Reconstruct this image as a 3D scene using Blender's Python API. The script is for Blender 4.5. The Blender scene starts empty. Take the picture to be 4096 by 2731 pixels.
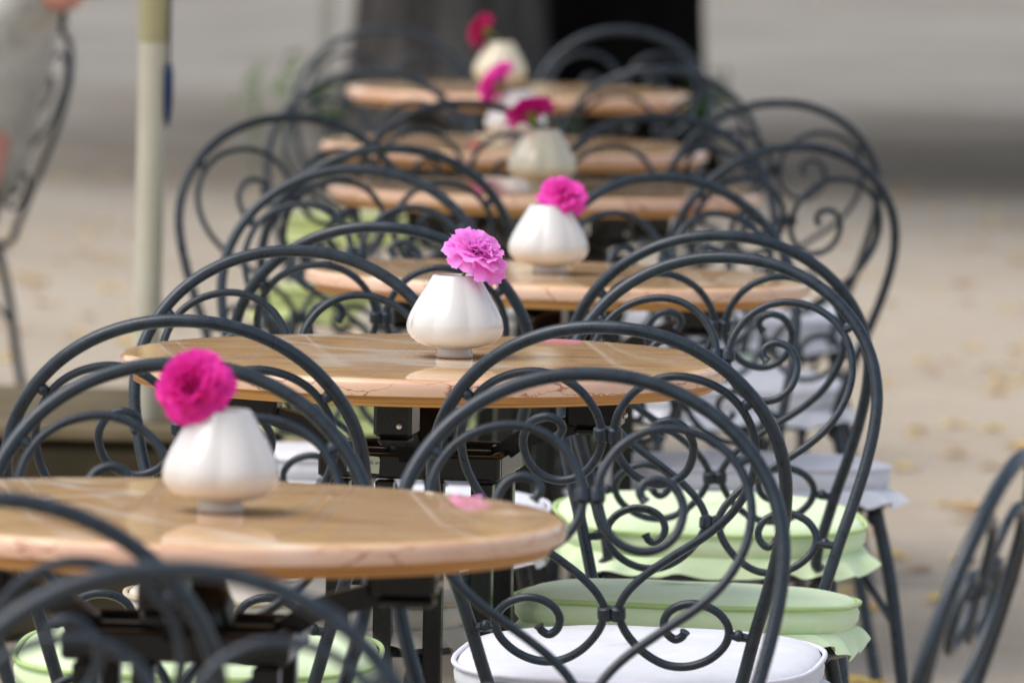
import bpy, math, random
from mathutils import Vector, Matrix, noise
R = math.radians
PI = math.pi
random.seed(11)
scn = bpy.context.scene
COL = scn.collection

# ------------------------------------------------------------------ helpers
class MB:
    def __init__(s): s.v = []; s.f = []; s.mi = []
    def add(s, vs, fs, mi=0):
        o = len(s.v); s.v += [tuple(v) for v in vs]
        for f in fs: s.f.append(tuple(i + o for i in f)); s.mi.append(mi)
    def box(s, c, h, rot=0.0, bev=0.0, mi=0):
        # chamfered box
        cx, cy, cz = c; hx, hy, hz = h; b = min(bev, hx*.9, hy*.9, hz*.9)
        cr, sr = math.cos(rot), math.sin(rot)
        if b <= 0:
            P = [(x*hx, y*hy, z*hz) for z in (-1, 1) for y in (-1, 1) for x in (-1, 1)]
            F = [(0,2,3,1), (4,5,7,6), (0,1,5,4), (2,6,7,3), (0,4,6,2), (1,3,7,5)]
        else:
            P = []; 
            def ring(ix, iy, z):
                n = len(P)
                P.extend([(-ix+b,-iy,z),(ix-b,-iy,z),(ix,-iy+b,z),(ix,iy-b,z),(ix-b,iy,z),(-ix+b,iy,z),(-ix,iy-b,z),(-ix,-iy+b,z)])
                return n
            r0 = ring(hx-b, hy-b, -hz); r1 = ring(hx, hy, -hz+b); r2 = ring(hx, hy, hz-b); r3 = ring(hx-b, hy-b, hz)
            F = [tuple(r0+7-i for i in range(8)), tuple(r3+i for i in range(8))]
            for a, c2 in ((r0, r1), (r1, r2), (r2, r3)):
                for i in range(8):
                    j = (i+1) % 8; F.append((a+i, a+j, c2+j, c2+i))
        s.add([(cx+x*cr-y*sr, cy+x*sr+y*cr, cz+z) for x, y, z in P], F, mi)
    def tube(s, pts, r, n=10, closed=False, cap=True, mi=0, sq=False):
        pts = [Vector(p) for p in pts]; N = len(pts)
        rr = r if hasattr(r, '__len__') else [r]*N
        T = []
        for i in range(N):
            if closed: t = pts[(i+1) % N]-pts[i-1]
            else: t = pts[min(i+1, N-1)]-pts[max(i-1, 0)]
            T.append(t.normalized())
        up = Vector((0, 0, 1)) if abs(T[0].z) < .9 else Vector((0, 1, 0))
        nrm = (up-T[0]*up.dot(T[0])).normalized()
        V = []; 
        for i in range(N):
            nrm = (nrm-T[i]*nrm.dot(T[i])).normalized(); bn = T[i].cross(nrm)
            for k in range(n):
                a = 2*PI*(k+(.5 if sq else 0))/n
                V.append(pts[i]+(nrm*math.cos(a)+bn*math.sin(a))*rr[i])
        F = []
        for i in range(N if closed else N-1):
            a = i*n; b = ((i+1) % N)*n
            for k in range(n):
                l = (k+1) % n; F.append((a+k, a+l, b+l, b+k))
        if cap and not closed:
            F.append(tuple(range(n-1, -1, -1))); F.append(tuple((N-1)*n+k for k in range(n)))
        s.add(V, F, mi)
    def lathe(s, prof, n=32, c=(0, 0, 0), mod=None, capb=False, capt=False, mi=0):
        V = []
        for j, (r, z) in enumerate(prof):
            for k in range(n):
                a = 2*PI*k/n; q = r*(mod(a, j) if mod else 1)
                V.append((c[0]+q*math.cos(a), c[1]+q*math.sin(a), c[2]+z))
        F = []
        for j in range(len(prof)-1):
            for k in range(n):
                l = (k+1) % n; F.append((j*n+k, j*n+l, (j+1)*n+l, (j+1)*n+k))
        if capb: F.append(tuple(range(n-1, -1, -1)))
        if capt: F.append(tuple((len(prof)-1)*n+k for k in range(n)))
        s.add(V, F, mi)
    def ball(s, c, r, sc=(1, 1, 1), n=10, m=7, mi=0):
        V = [(c[0], c[1], c[2]-r*sc[2])]
        for j in range(1, m):
            p = -PI/2+PI*j/m
            for k in range(n):
                a = 2*PI*k/n
                V.append((c[0]+r*sc[0]*math.cos(p)*math.cos(a), c[1]+r*sc[1]*math.cos(p)*math.sin(a), c[2]+r*sc[2]*math.sin(p)))
        V.append((c[0], c[1], c[2]+r*sc[2])); F = []
        for k in range(n): F.append((0, 1+(k+1) % n, 1+k))
        for j in range(m-2):
            for k in range(n):
                l = (k+1) % n; a = 1+j*n; F.append((a+k, a+l, a+n+l, a+n+k))
        t = len(V)-1; a = 1+(m-2)*n
        for k in range(n): F.append((a+k, a+(k+1) % n, t))
        s.add(V, F, mi)
    def mesh(s, name, mats, smooth=True, sharp=40):
        me = bpy.data.meshes.new(name); me.from_pydata(s.v, [], s.f)
        for m in (mats if isinstance(mats, (list, tuple)) else [mats]): me.materials.append(m)
        me.polygons.foreach_set('material_index', s.mi)
        me.validate(); me.update()
        if smooth:
            me.polygons.foreach_set('use_smooth', [True]*len(me.polygons))
            try: me.set_sharp_from_angle(angle=R(sharp))
            except Exception: pass
        return me
    def obj(s, name, mats, parent=None, **k):
        o = bpy.data.objects.new(name, s.mesh(name, mats, **k)); COL.objects.link(o)
        if parent: o.parent = parent
        return o

def mobj(name, me, parent=None):
    o = bpy.data.objects.new(name, me); COL.objects.link(o)
    if parent: o.parent = parent
    return o
def empty(name, loc=(0, 0, 0), rz=0):
    o = bpy.data.objects.new(name, None); COL.objects.link(o); o.empty_display_size = .1
    o.location = loc; o.rotation_euler = (0, 0, rz); return o
def tag(o, label, cat, group=None, kind=None):
    if label: o['label'] = label
    if cat: o['category'] = cat
    if group: o['group'] = group
    if kind: o['kind'] = kind
    return o
KIDS = {}
def copy_tree(o, parent=None):
    c = o.copy(); COL.objects.link(c); c.parent = parent
    for ch in list(o.children): copy_tree(ch, c)
    return c
def spline(P, k=6, closed=False):
    P = [Vector(p) for p in P]; N = len(P); out = []
    for i in range(N if closed else N-1):
        if closed: a, b, c, d = P[i-1], P[i], P[(i+1) % N], P[(i+2) % N]
        else: a, b, c, d = P[max(i-1, 0)], P[i], P[i+1], P[min(i+2, N-1)]
        for j in range(k):
            t = j/k
            out.append(.5*((2*b)+(c-a)*t+(2*a-5*b+4*c-d)*t*t+(3*b-a-3*c+d)*t**3))
    if not closed: out.append(P[-1])
    return out

# ------------------------------------------------------------------ materials
def mat(name, col, rough=.5, metal=0, spec=.5, coat=0, sss=0):
    m = bpy.data.materials.new(name); m.use_nodes = True
    b = m.node_tree.nodes['Principled BSDF']
    b.inputs['Base Color'].default_value = (*col, 1); b.inputs['Roughness'].default_value = rough
    b.inputs['Metallic'].default_value = metal; b.inputs['Specular IOR Level'].default_value = spec
    b.inputs['Coat Weight'].default_value = coat
    if sss:
        b.inputs['Subsurface Weight'].default_value = sss; b.inputs['Subsurface Scale'].default_value = .006
    return m, m.node_tree, b
def nd(nt, t, **k):
    n = nt.nodes.new(t)
    for a, v in k.items(): setattr(n, a, v)
    return n
def noise_tex(nt, scale, detail=4, rough=.55, vec=None, dist=0):
    n = nd(nt, 'ShaderNodeTexNoise'); n.inputs['Scale'].default_value = scale
    n.inputs['Detail'].default_value = detail; n.inputs['Roughness'].default_value = rough
    n.inputs['Distortion'].default_value = dist
    if vec: nt.links.new(vec, n.inputs['Vector'])
    return n
def ramp(nt, fac, stops):
    r = nd(nt, 'ShaderNodeValToRGB'); e = r.color_ramp.elements
    while len(e) < len(stops): e.new(.5)
    for i, (p, c) in enumerate(stops): e[i].position = p; e[i].color = (*c, 1)
    nt.links.new(fac, r.inputs['Fac']); return r
def mix(nt, a, b, fac, mode='MIX'):
    m = nd(nt, 'ShaderNodeMix', data_type='RGBA', blend_type=mode)
    for s, v in ((6, a), (7, b)):
        if isinstance(v, tuple): m.inputs[s].default_value = (*v, 1)
        else: nt.links.new(v, m.inputs[s])
    if isinstance(fac, float): m.inputs[0].default_value = fac
    else: nt.links.new(fac, m.inputs[0])
    return m.outputs[2]
def bump(nt, b, h, strength=.2, dist=.002):
    n = nd(nt, 'ShaderNodeBump'); n.inputs['Strength'].default_value = strength; n.inputs['Distance'].default_value = dist
    nt.links.new(h, n.inputs['Height']); nt.links.new(n.outputs[0], b.inputs['Normal'])
def coords(nt, kind='Object'):
    return nd(nt, 'ShaderNodeTexCoord').outputs[kind]

def m_iron():
    m, nt, b = mat('painted_iron', (.012, .019, .029), .25, 0, .45)
    co = coords(nt); n = noise_tex(nt, 60, 4, .6, co)
    r = ramp(nt, n.outputs['Fac'], [(.3, (.009, .0145, .021)), (.7, (.018, .030, .042))])
    n9 = noise_tex(nt, 75, 5, .75, co); rs = ramp(nt, n9.outputs['Fac'], [(.66, (0,)*3), (.70, (.8,)*3)])
    nt.links.new(mix(nt, r.outputs[0], (.075, .05, .042), rs.outputs[0]), b.inputs['Base Color'])
    rr = ramp(nt, n.outputs['Fac'], [(.3, (.24,)*3), (.7, (.36,)*3)]); nt.links.new(rr.outputs[0], b.inputs['Roughness'])
    n2 = noise_tex(nt, 340, 3, .6, co); bump(nt, b, n2.outputs['Fac'], .18, .0012)
    return m
def m_black():
    m, nt, b = mat('black_cast_metal', (.006, .0065, .007), .22, 0, .35)
    co = coords(nt); n = noise_tex(nt, 900, 2, .5, co)
    r = ramp(nt, n.outputs['Fac'], [(.68, (.008, .0085, .009)), (.74, (.10, .085, .065))]); nt.links.new(r.outputs[0], b.inputs['Base Color'])
    n2 = noise_tex(nt, 120, 3, .6, co); bump(nt, b, n2.outputs['Fac'], .1, .001)
    return m
def m_marble():
    m, nt, b = mat('polished_pink_marble', (.6, .36, .25), .1, 0, .42)
    b.inputs['Coat Roughness'].default_value = .03
    oi = nd(nt, 'ShaderNodeObjectInfo'); tc = coords(nt)
    add = nd(nt, 'ShaderNodeVectorMath', operation='ADD')
    sc = nd(nt, 'ShaderNodeVectorMath', operation='SCALE'); sc.inputs[0].default_value = (7, 3, 5)
    nt.links.new(oi.outputs['Random'], sc.inputs['Scale']); nt.links.new(tc, add.inputs[0]); nt.links.new(sc.outputs[0], add.inputs[1])
    v = add.outputs[0]
    st = nd(nt, 'ShaderNodeMapping'); st.inputs['Scale'].default_value = (5, 22, 22); nt.links.new(v, st.inputs['Vector'])
    n1 = noise_tex(nt, 1.6, 6, .62, st.outputs[0], .8)
    base = ramp(nt, n1.outputs['Fac'], [(.30, (.44, .22, .075)), (.45, (.63, .385, .165)), (.58, (.75, .53, .27)), (.72, (.54, .36, .10))])
    n2 = noise_tex(nt, 9, 4, .6, v); pink = ramp(nt, n2.outputs['Fac'], [(.35, (.62, .30, .21)), (.65, (.74, .47, .37))])
    c = mix(nt, base.outputs[0], pink.outputs[0], .14)
    # broad white veins: thin contour of a smooth noise field
    n3 = noise_tex(nt, 1.55, 3, .45, v, .3)
    wv = ramp(nt, n3.outputs['Fac'], [(.480, (0,)*3), (.494, (.7,)*3), (.501, (.7,)*3), (.512, (0,)*3)])
    c = mix(nt, c, (.84, .74, .60), wv.outputs[0])
    # fine rusty cracks
    n5 = noise_tex(nt, 26, 4, .6, v)
    va = nd(nt, 'ShaderNodeVectorMath', operation='MULTIPLY_ADD'); va.inputs[1].default_value = (.03, .03, .03)
    nt.links.new(n5.outputs['Color'], va.inputs[0]); nt.links.new(v, va.inputs[2])
    vo = nd(nt, 'ShaderNodeTexVoronoi', feature='DISTANCE_TO_EDGE'); vo.inputs['Scale'].default_value = 11
    mp = nd(nt, 'ShaderNodeMapping'); mp.inputs['Scale'].default_value = (1, 1, 3.5); nt.links.new(va.outputs[0], mp.inputs['Vector'])
    nt.links.new(mp.outputs[0], vo.inputs['Vector'])
    cr = ramp(nt, vo.outputs['Distance'], [(.0, (1,)*3), (.028, (0,)*3)])
    n4 = noise_tex(nt, 6, 2, .5, v); g = ramp(nt, n4.outputs['Fac'], [(.42, (0,)*3), (.52, (.95,)*3)])
    k = nd(nt, 'ShaderNodeMath', operation='MULTIPLY'); nt.links.new(cr.outputs[0], k.inputs[0]); nt.links.new(g.outputs[0], k.inputs[1])
    # cracks read on the sawn edge more than on the filled, polished face
    ge = nd(nt, 'ShaderNodeNewGeometry'); sx = nd(nt, 'ShaderNodeSeparateXYZ'); nt.links.new(ge.outputs['Normal'], sx.inputs[0])
    sd = nd(nt, 'ShaderNodeMapRange'); sd.inputs[1].default_value = .5; sd.inputs[2].default_value = .9; sd.inputs[3].default_value = 1; sd.inputs[4].default_value = .12
    nt.links.new(sx.outputs['Z'], sd.inputs[0])
    sdp = nd(nt, 'ShaderNodeMath', operation='MULTIPLY'); sdp.inputs[1].default_value = .75; nt.links.new(sd.outputs[0], sdp.inputs[0])
    k2 = nd(nt, 'ShaderNodeMath', operation='MULTIPLY'); nt.links.new(k.outputs[0], k2.inputs[0]); nt.links.new(sd.outputs[0], k2.inputs[1])
    c = mix(nt, mix(nt, c, (.72, .45, .34), sdp.outputs[0]), (.26, .06, .03), k2.outputs[0])
    nt.links.new(c, b.inputs['Base Color'])
    rr = ramp(nt, n2.outputs['Fac'], [(.3, (.025,)*3), (.7, (.075,)*3)]); nt.links.new(rr.outputs[0], b.inputs['Roughness'])
    n6 = noise_tex(nt, 7, 2, .5, tc); bump(nt, b, n6.outputs['Fac'], .05, .002)
    return m
def m_ply():
    m, nt, b = mat('plywood_edge', (.5, .25, .08), .55)
    co = coords(nt); mp = nd(nt, 'ShaderNodeMapping'); mp.inputs['Scale'].default_value = (3, 3, 420); nt.links.new(co, mp.inputs['Vector'])
    n = noise_tex(nt, 1, 3, .6, mp.outputs[0])
    r = ramp(nt, n.outputs['Fac'], [(.3, (.24, .085, .014)), (.5, (.52, .24, .055)), (.7, (.62, .33, .10))]); nt.links.new(r.outputs[0], b.inputs['Base Color'])
    return m
def m_ceramic(name, col, foot):
    m, nt, b = mat(name, col, .16, 0, .5, coat=.5); b.inputs['Coat Roughness'].default_value = .06
    co = coords(nt); n = noise_tex(nt, 14, 2, .5, co)
    r = ramp(nt, n.outputs['Fac'], [(.3, tuple(c*.96 for c in col)), (.7, col)]); 
    sx = nd(nt, 'ShaderNodeSeparateXYZ'); nt.links.new(co, sx.inputs[0])
    mr = nd(nt, 'ShaderNodeMapRange'); mr.inputs[1].default_value = .008; mr.inputs[2].default_value = .016; nt.links.new(sx.outputs['Z'], mr.inputs[0])
    nt.links.new(mix(nt, foot, r.outputs[0], mr.outputs[0]), b.inputs['Base Color'])  # warm reflection of the table top painted into the foot colour
    return m
def m_cloth(name, c1, c2, tr=.0):
    m, nt, b = mat(name, c1, .85, 0, .25); b.inputs['Sheen Weight'].default_value = .25
    co = coords(nt); n = noise_tex(nt, 16, 4, .6, co)
    r = ramp(nt, n.outputs['Fac'], [(.3, c2), (.65, c1)]); nt.links.new(r.outputs[0], b.inputs['Base Color'])
    n2 = noise_tex(nt, 22, 3, .5, co); w = noise_tex(nt, 900, 2, .6, co)
    ad = nd(nt, 'ShaderNodeMath', operation='MULTIPLY_ADD'); ad.inputs[1].default_value = .12
    nt.links.new(w.outputs['Fac'], ad.inputs[0]); nt.links.new(n2.outputs['Fac'], ad.inputs[2])
    bump(nt, b, ad.outputs[0], .55, .008)
    return m
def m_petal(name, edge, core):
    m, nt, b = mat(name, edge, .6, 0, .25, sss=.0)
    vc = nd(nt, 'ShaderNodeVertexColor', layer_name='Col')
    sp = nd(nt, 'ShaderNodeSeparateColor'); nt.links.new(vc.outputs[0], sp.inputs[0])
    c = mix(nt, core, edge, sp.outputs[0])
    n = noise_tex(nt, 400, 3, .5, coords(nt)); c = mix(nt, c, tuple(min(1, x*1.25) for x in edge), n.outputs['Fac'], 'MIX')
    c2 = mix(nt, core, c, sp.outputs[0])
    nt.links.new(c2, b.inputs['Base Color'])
    tr = nd(nt, 'ShaderNodeBsdfTranslucent'); nt.links.new(c2, tr.inputs[0])
    ms = nd(nt, 'ShaderNodeMixShader'); ms.inputs[0].default_value = .42
    out = nt.nodes['Material Output']; nt.links.new(b.outputs[0], ms.inputs[1]); nt.links.new(tr.outputs[0], ms.inputs[2]); nt.links.new(ms.outputs[0], out.inputs['Surface'])
    return m
def m_leaf(name, c1, c2, tr=.3, scale=8):
    m, nt, b = mat(name, c1, .55, 0, .4)
    co = coords(nt); n = noise_tex(nt, scale, 2, .5, co); r = ramp(nt, n.outputs['Fac'], [(.35, c1), (.65, c2)])
    nt.links.new(r.outputs[0], b.inputs['Base Color'])
    t = nd(nt, 'ShaderNodeBsdfTranslucent'); nt.links.new(r.outputs[0], t.inputs[0]); ms = nd(nt, 'ShaderNodeMixShader'); ms.inputs[0].default_value = tr
    out = nt.nodes['Material Output']; nt.links.new(b.outputs[0], ms.inputs[1]); nt.links.new(t.outputs[0], ms.inputs[2]); nt.links.new(ms.outputs[0], out.inputs['Surface'])
    return m
def m_bark(name, c1, c2):
    m, nt, b = mat(name, c1, .9, 0, .2)
    co = coords(nt); mp = nd(nt, 'ShaderNodeMapping'); mp.inputs['Scale'].default_value = (9, 9, 1.6); nt.links.new(co, mp.inputs['Vector'])
    n = noise_tex(nt, 1.2, 6, .65, mp.outputs[0], .5); r = ramp(nt, n.outputs['Fac'], [(.35, c1), (.6, c2), (.8, tuple(x*1.5 for x in c2))])
    b.inputs['Specular IOR Level'].default_value = .05
    nt.links.new(r.outputs[0], b.inputs['Base Color']); bump(nt, b, n.outputs['Fac'], .9, .05)
    return m
def m_ground():
    m, nt, b = mat('sandy_gravel', (.4, .33, .25), .95, 0, .2)
    co = coords(nt)
    n = noise_tex(nt, .6, 5, .65, co); big = ramp(nt, n.outputs['Fac'], [(.3, (.34, .285, .215)), (.5, (.42, .36, .285)), (.72, (.48, .42, .345))])
    n2 = noise_tex(nt, 7, 4, .7, co); sm = ramp(nt, n2.outputs['Fac'], [(.3, (.34, .27, .19)), (.7, (.49, .43, .35))])
    c = mix(nt, big.outputs[0], sm.outputs[0], .4)
    v = nd(nt, 'ShaderNodeTexVoronoi'); v.inputs['Scale'].default_value = 45; nt.links.new(co, v.inputs['Vector'])
    pb = ramp(nt, v.outputs['Distance'], [(.12, (1,)*3), (.3, (0,)*3)])
    n3 = noise_tex(nt, 14, 2, .5, co); pm = ramp(nt, n3.outputs['Fac'], [(.5, (0,)*3), (.64, (.55,)*3)])
    k = nd(nt, 'ShaderNodeMath', operation='MULTIPLY'); nt.links.new(pb.outputs[0], k.inputs[0]); nt.links.new(pm.outputs[0], k.inputs[1])
    c = mix(nt, c, v.outputs['Color'], k.outputs[0], 'SOFT_LIGHT')
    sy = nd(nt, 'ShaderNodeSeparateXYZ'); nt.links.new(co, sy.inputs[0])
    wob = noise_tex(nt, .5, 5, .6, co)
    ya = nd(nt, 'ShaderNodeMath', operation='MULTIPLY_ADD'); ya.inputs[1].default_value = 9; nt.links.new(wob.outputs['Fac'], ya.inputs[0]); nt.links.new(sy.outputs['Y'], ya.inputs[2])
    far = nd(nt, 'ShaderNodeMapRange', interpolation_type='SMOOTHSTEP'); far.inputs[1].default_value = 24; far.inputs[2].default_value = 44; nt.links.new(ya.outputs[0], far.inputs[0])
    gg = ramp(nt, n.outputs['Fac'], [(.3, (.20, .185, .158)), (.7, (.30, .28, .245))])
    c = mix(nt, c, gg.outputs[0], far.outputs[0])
    # tree crown's shade painted into the ground colour as noisy dark patches
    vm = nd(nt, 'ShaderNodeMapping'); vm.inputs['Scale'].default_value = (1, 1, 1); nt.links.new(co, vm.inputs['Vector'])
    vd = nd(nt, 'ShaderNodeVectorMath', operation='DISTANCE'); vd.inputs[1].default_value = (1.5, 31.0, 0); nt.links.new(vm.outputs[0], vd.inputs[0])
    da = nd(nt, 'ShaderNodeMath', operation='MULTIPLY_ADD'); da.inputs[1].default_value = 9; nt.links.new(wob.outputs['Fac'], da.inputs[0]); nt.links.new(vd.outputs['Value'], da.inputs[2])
    crown_shade = nd(nt, 'ShaderNodeMapRange', interpolation_type='SMOOTHSTEP'); crown_shade.inputs[1].default_value = 10.5; crown_shade.inputs[2].default_value = 4.6; crown_shade.inputs[3].default_value = 0; crown_shade.inputs[4].default_value = .85; nt.links.new(da.outputs[0], crown_shade.inputs[0])
    c = mix(nt, c, (.115, .09, .058), crown_shade.outputs[0])
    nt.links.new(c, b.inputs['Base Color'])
    n4 = noise_tex(nt, 60, 5, .7, co); bump(nt, b, n4.outputs['Fac'], .5, .02)
    return m
def m_simple(name, c1, c2, scale, rough, spec=.4, bs=.2, bd=.002, metal=0):
    m, nt, b = mat(name, c1, rough, metal, spec); co = coords(nt); n = noise_tex(nt, scale, 4, .6, co)
    r = ramp(nt, n.outputs['Fac'], [(.35, c1), (.68, c2)]); nt.links.new(r.outputs[0], b.inputs['Base Color']); bump(nt, b, n.outputs['Fac'], bs, bd)
    return m

IRON = m_iron(); BLACK = m_black(); MARBLE = m_marble(); PLY = m_ply()
WHITE_C = m_ceramic('white_glazed_ceramic', (.61, .595, .57), (.50, .42, .36))
CREAM_C = m_ceramic('cream_glazed_ceramic', (.56, .51, .37), (.46, .38, .27))
STEEL = m_simple('zinc_screw', (.55, .55, .53), (.7, .7, .68), 60, .3, .5, .1, .001, 1)
PAPER = m_simple('sticker_paper', (.50, .50, .40), (.58, .58, .48), 40, .6)
INK = m_simple('sticker_ink', (.03, .03, .03), (.05, .05, .05), 40, .6)
CL = {'shaded_lime': m_cloth('shaded_lime_cotton', (.48, .54, .22), (.42, .48, .18)), 'green': m_cloth('lime_cotton', (.70, .83, .53), (.64, .78, .46)), 'white': m_cloth('white_cotton', (.68, .69, .725), (.61, .62, .655)), 'cream': m_cloth('cream_cotton', (.66, .62, .52), (.58, .54, .45))}  # first cloth is the lime cotton with shade painted into its colour
PIP = {'shaded_lime': m_cloth('shaded_lime_piping', (.3, .36, .12), (.26, .3, .1)), 'green': m_cloth('lime_piping', (.46, .62, .24), (.40, .56, .2)), 'white': m_cloth('white_piping', (.72, .70, .78), (.66, .64, .72)), 'cream': m_cloth('cream_piping', (.52, .44, .3), (.46, .38, .26))}
CALYX = m_leaf('calyx_green', (.16, .24, .03), (.26, .34, .06), .15, 120)

# ------------------------------------------------------------------ world, sun, camera
w = bpy.data.worlds.new('World'); scn.world = w; w.use_nodes = True; nt = w.node_tree
sky = nd(nt, 'ShaderNodeTexSky', sky_type='NISHITA'); sky.sun_disc = False
SUN_EL, SUN_AZ = R(58), R(248)     # azimuth: where the sun stands, from +Y clockwise
sky.sun_elevation = SUN_EL; sky.sun_rotation = SUN_AZ; sky.dust_density = 3.0; sky.air_density = 1.0; sky.ozone_density = 1.0
hs = nd(nt, 'ShaderNodeHueSaturation'); hs.inputs['Saturation'].default_value = .6
nt.links.new(sky.outputs[0], hs.inputs['Color'])
bg = nt.nodes['Background']; nt.links.new(hs.outputs[0], bg.inputs['Color']); bg.inputs['Strength'].default_value = .15
sl = bpy.data.lights.new('sun', 'SUN'); sl.energy = 1.1; sl.angle = R(50); sl.color = (1, .955, .90)
so = bpy.data.objects.new('sun', sl); COL.objects.link(so)
sd = Vector((math.sin(SUN_AZ)*math.cos(SUN_EL), math.cos(SUN_AZ)*math.cos(SUN_EL), math.sin(SUN_EL)))
so.rotation_euler = sd.to_track_quat('Z', 'Y').to_euler()
cam = bpy.data.cameras.new('camera'); co = bpy.data.objects.new('camera', cam); COL.objects.link(co); scn.camera = co
cam.lens = 200; cam.sensor_width = 23.5; cam.clip_start = .5; cam.clip_end = 600
PITCH = math.atan(1384/20017); ROLL = R(1.4)
fwd = Vector((0, math.cos(PITCH), -math.sin(PITCH)))
q = fwd.to_track_quat('-Z', 'Y')
co.matrix_world = Matrix.Translation((0, 0, 1.47)) @ q.to_matrix().to_4x4() @ Matrix.Rotation(ROLL, 4, 'Z')
cam.dof.use_dof = True; cam.dof.focus_distance = 9.75; cam.dof.aperture_fstop = 5.6; cam.dof.aperture_blades = 9
scn.view_settings.view_transform = 'Standard'; scn.view_settings.look = 'None'; scn.view_settings.exposure = .68; scn.view_settings.gamma = 1
scn.cycles.use_denoising = True
scn.cycles.max_bounces = 8

# ------------------------------------------------------------------ ground
def sheet(name, pts, z, m, label=None):
    b = MB(); b.add([(x, y, z) for x, y in pts], [tuple(range(len(pts)))]); o = b.obj(name, m, smooth=False)
    tag(o, label, None, kind='structure'); return o
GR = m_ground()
b = MB(); NX, NY = 60, 90
V = []
for j in range(NY+1):
    for i in range(NX+1):
        x = -300+600*i/NX; y = -200+600*j/NY
        V.append((x, y, 0))
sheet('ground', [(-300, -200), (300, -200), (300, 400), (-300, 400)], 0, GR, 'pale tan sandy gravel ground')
# ------------------------------------------------------------------ chairs
W = .386; LEAN = R(17); APZ = .85; TL = 1.155
SIN, COS = math.sin(LEAN), math.cos(LEAN)
YA = -(.19+TL*W*SIN)           # apex y (local; +y is forward, where a sitter looks)
def BP(x, t, off=0.):          # a point of the backrest plane
    return Vector((x*W, YA+t*W*SIN+off*COS, APZ-t*W*COS+off*SIN))
half = [(.0, .0), (.12, .012), (.235, .052), (.335, .117), (.415, .205), (.468, .305), (.492, .415), (.490, .525), (.470, .645), (.440, .765), (.405, .885), (.375, 1.0), (.352, 1.09), (.345, TL)]
HOOP = [(-x, t) for x, t in half[:0:-1]]+half
S1 = [(.142, .330), (.128, .308), (.132, .288), (.150, .274), (.178, .270), (.214, .288), (.238, .340), (.224, .405), (.184, .446), (.129, .457), (.072, .435), (.032, .385), (.016, .330), (.018, .300),
      (.034, .246), (.075, .188), (.138, .148), (.209, .137), (.284, .154), (.345, .192), (.388, .250), (.409, .318), (.409, .385), (.390, .455), (.345, .532), (.276, .600), (.180, .668), (.100, .728), (.045, .785), (.020, .835),
      (.022, .865), (.045, .915), (.090, .965), (.150, .998), (.215, 1.0), (.275, .975), (.318, .930), (.328, .880), (.300, .836), (.250, .813), (.200, .816), (.162, .838), (.146, .872), (.154, .902), (.176, .920), (.196, .912), (.206, .895)]
def make_chair():
    root = empty('garden_chair')
    b = MB(); b.tube(spline([BP(x, t) for x, t in HOOP], 6), .0073, 14); b.obj('backrest_hoop', IRON, root)
    for s in (-1, 1):
        b = MB(); pts = spline([BP(s*x, t, .0) for x, t in S1], 5); n = len(pts)
        rr = [.0047*(1.25 if (i < 2 or i > n-3) else 1) for i in range(n)]
        b.tube(pts, rr, 10)
        for (bx, bt, hx, ht) in ((.375, .222, .408, .205), (.324, .90, .395, .91)):
            a = BP(s*bx, bt); c = BP(s*hx, ht)
            b.tube([a, a.lerp(c, .5), c], [.0042, .0052, .0042], 8); b.ball(a.lerp(c, .45)+Vector((0, -.002, .001)), .0066, n=9, m=6)
        b.obj('scrollwork', IRON, root)
    for t in (.315, .85):
        b = MB()
        for s in (-1, 1):
            c0 = BP(s*.019, t-.022); c1 = BP(s*.019, t+.022); c = BP(s*.017, t)
            b.tube([c0, c0.lerp(c, .25), c, c1.lerp(c, .25), c1], [.0055, .0084, .0092, .0084, .0055], 12)
        b.obj('collar', IRON, root)
    # seat ring, cross bars
    zs = .415; tilt = math.tan(R(2.5))
    def sp(x, y, dz=0): return Vector((x, y, zs+(y)*tilt+dz))
    ring = []
    for k in range(36):
        a = 2*PI*k/36; c, s_ = math.cos(a), math.sin(a); e = .72
        ring.append(sp(.190*abs(c)**e*(1 if c > 0 else -1)*(1+.04*s_), .185*abs(s_)**e*(1 if s_ > 0 else -1)))
    b = MB(); b.tube(ring, .0085, 10, closed=True)
    for x in (-.12, -.06, 0, .06, .12): b.tube([sp(x, -.178, -.002), sp(x, .178, -.002)], .0035, 6)
    for s in (-1, 1):
        e = BP(s*.345, TL); b.tube([e, sp(s*.15, -.165)], .0075, 10)
    b.obj('seat_frame', IRON, root)
    for sx in (-1, 1):
        for sy in (-1, 1):
            b = MB(); top = sp(sx*.150, sy*.150, -.004); ft = Vector((sx*.205, sy*.215, .004))
            P = [top, top.lerp(ft, .25)+Vector((sx*.004, sy*.004, 0)), top.lerp(ft, .6), ft]
            b.tube(spline(P, 4), .0095, 10); b.lathe([(.012, 0), (.013, .006), (.010, .012)], 10, (ft.x, ft.y, .0), capb=True, capt=True)
            b.ball(top+Vector((0, 0, -.012)), .0135, n=10, m=6)
            # brace scroll under the seat
            q = top.lerp(ft, .38)
            br = [q, q+Vector((-sx*.02, -sy*.045, .05)), Vector((sx*.135, sy*.06, zs-.05)), Vector((sx*.165, sy*.03, zs-.012))]
            b.tube(spline(br, 5), .0055, 8)
            b.obj('leg', IRON, root)
    return root
chair0 = make_chair()
chair0['category'] = 'chair'
first = [True]
def put_chair(x, y, deg, label, group, roll=0.):
    o = chair0 if first[0] else copy_tree(chair0); first[0] = False
    o.location = (x, y, 0); o.rotation_euler = (0, 0, R(deg)); tag(o, label, 'chair', group)
    return o
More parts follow.
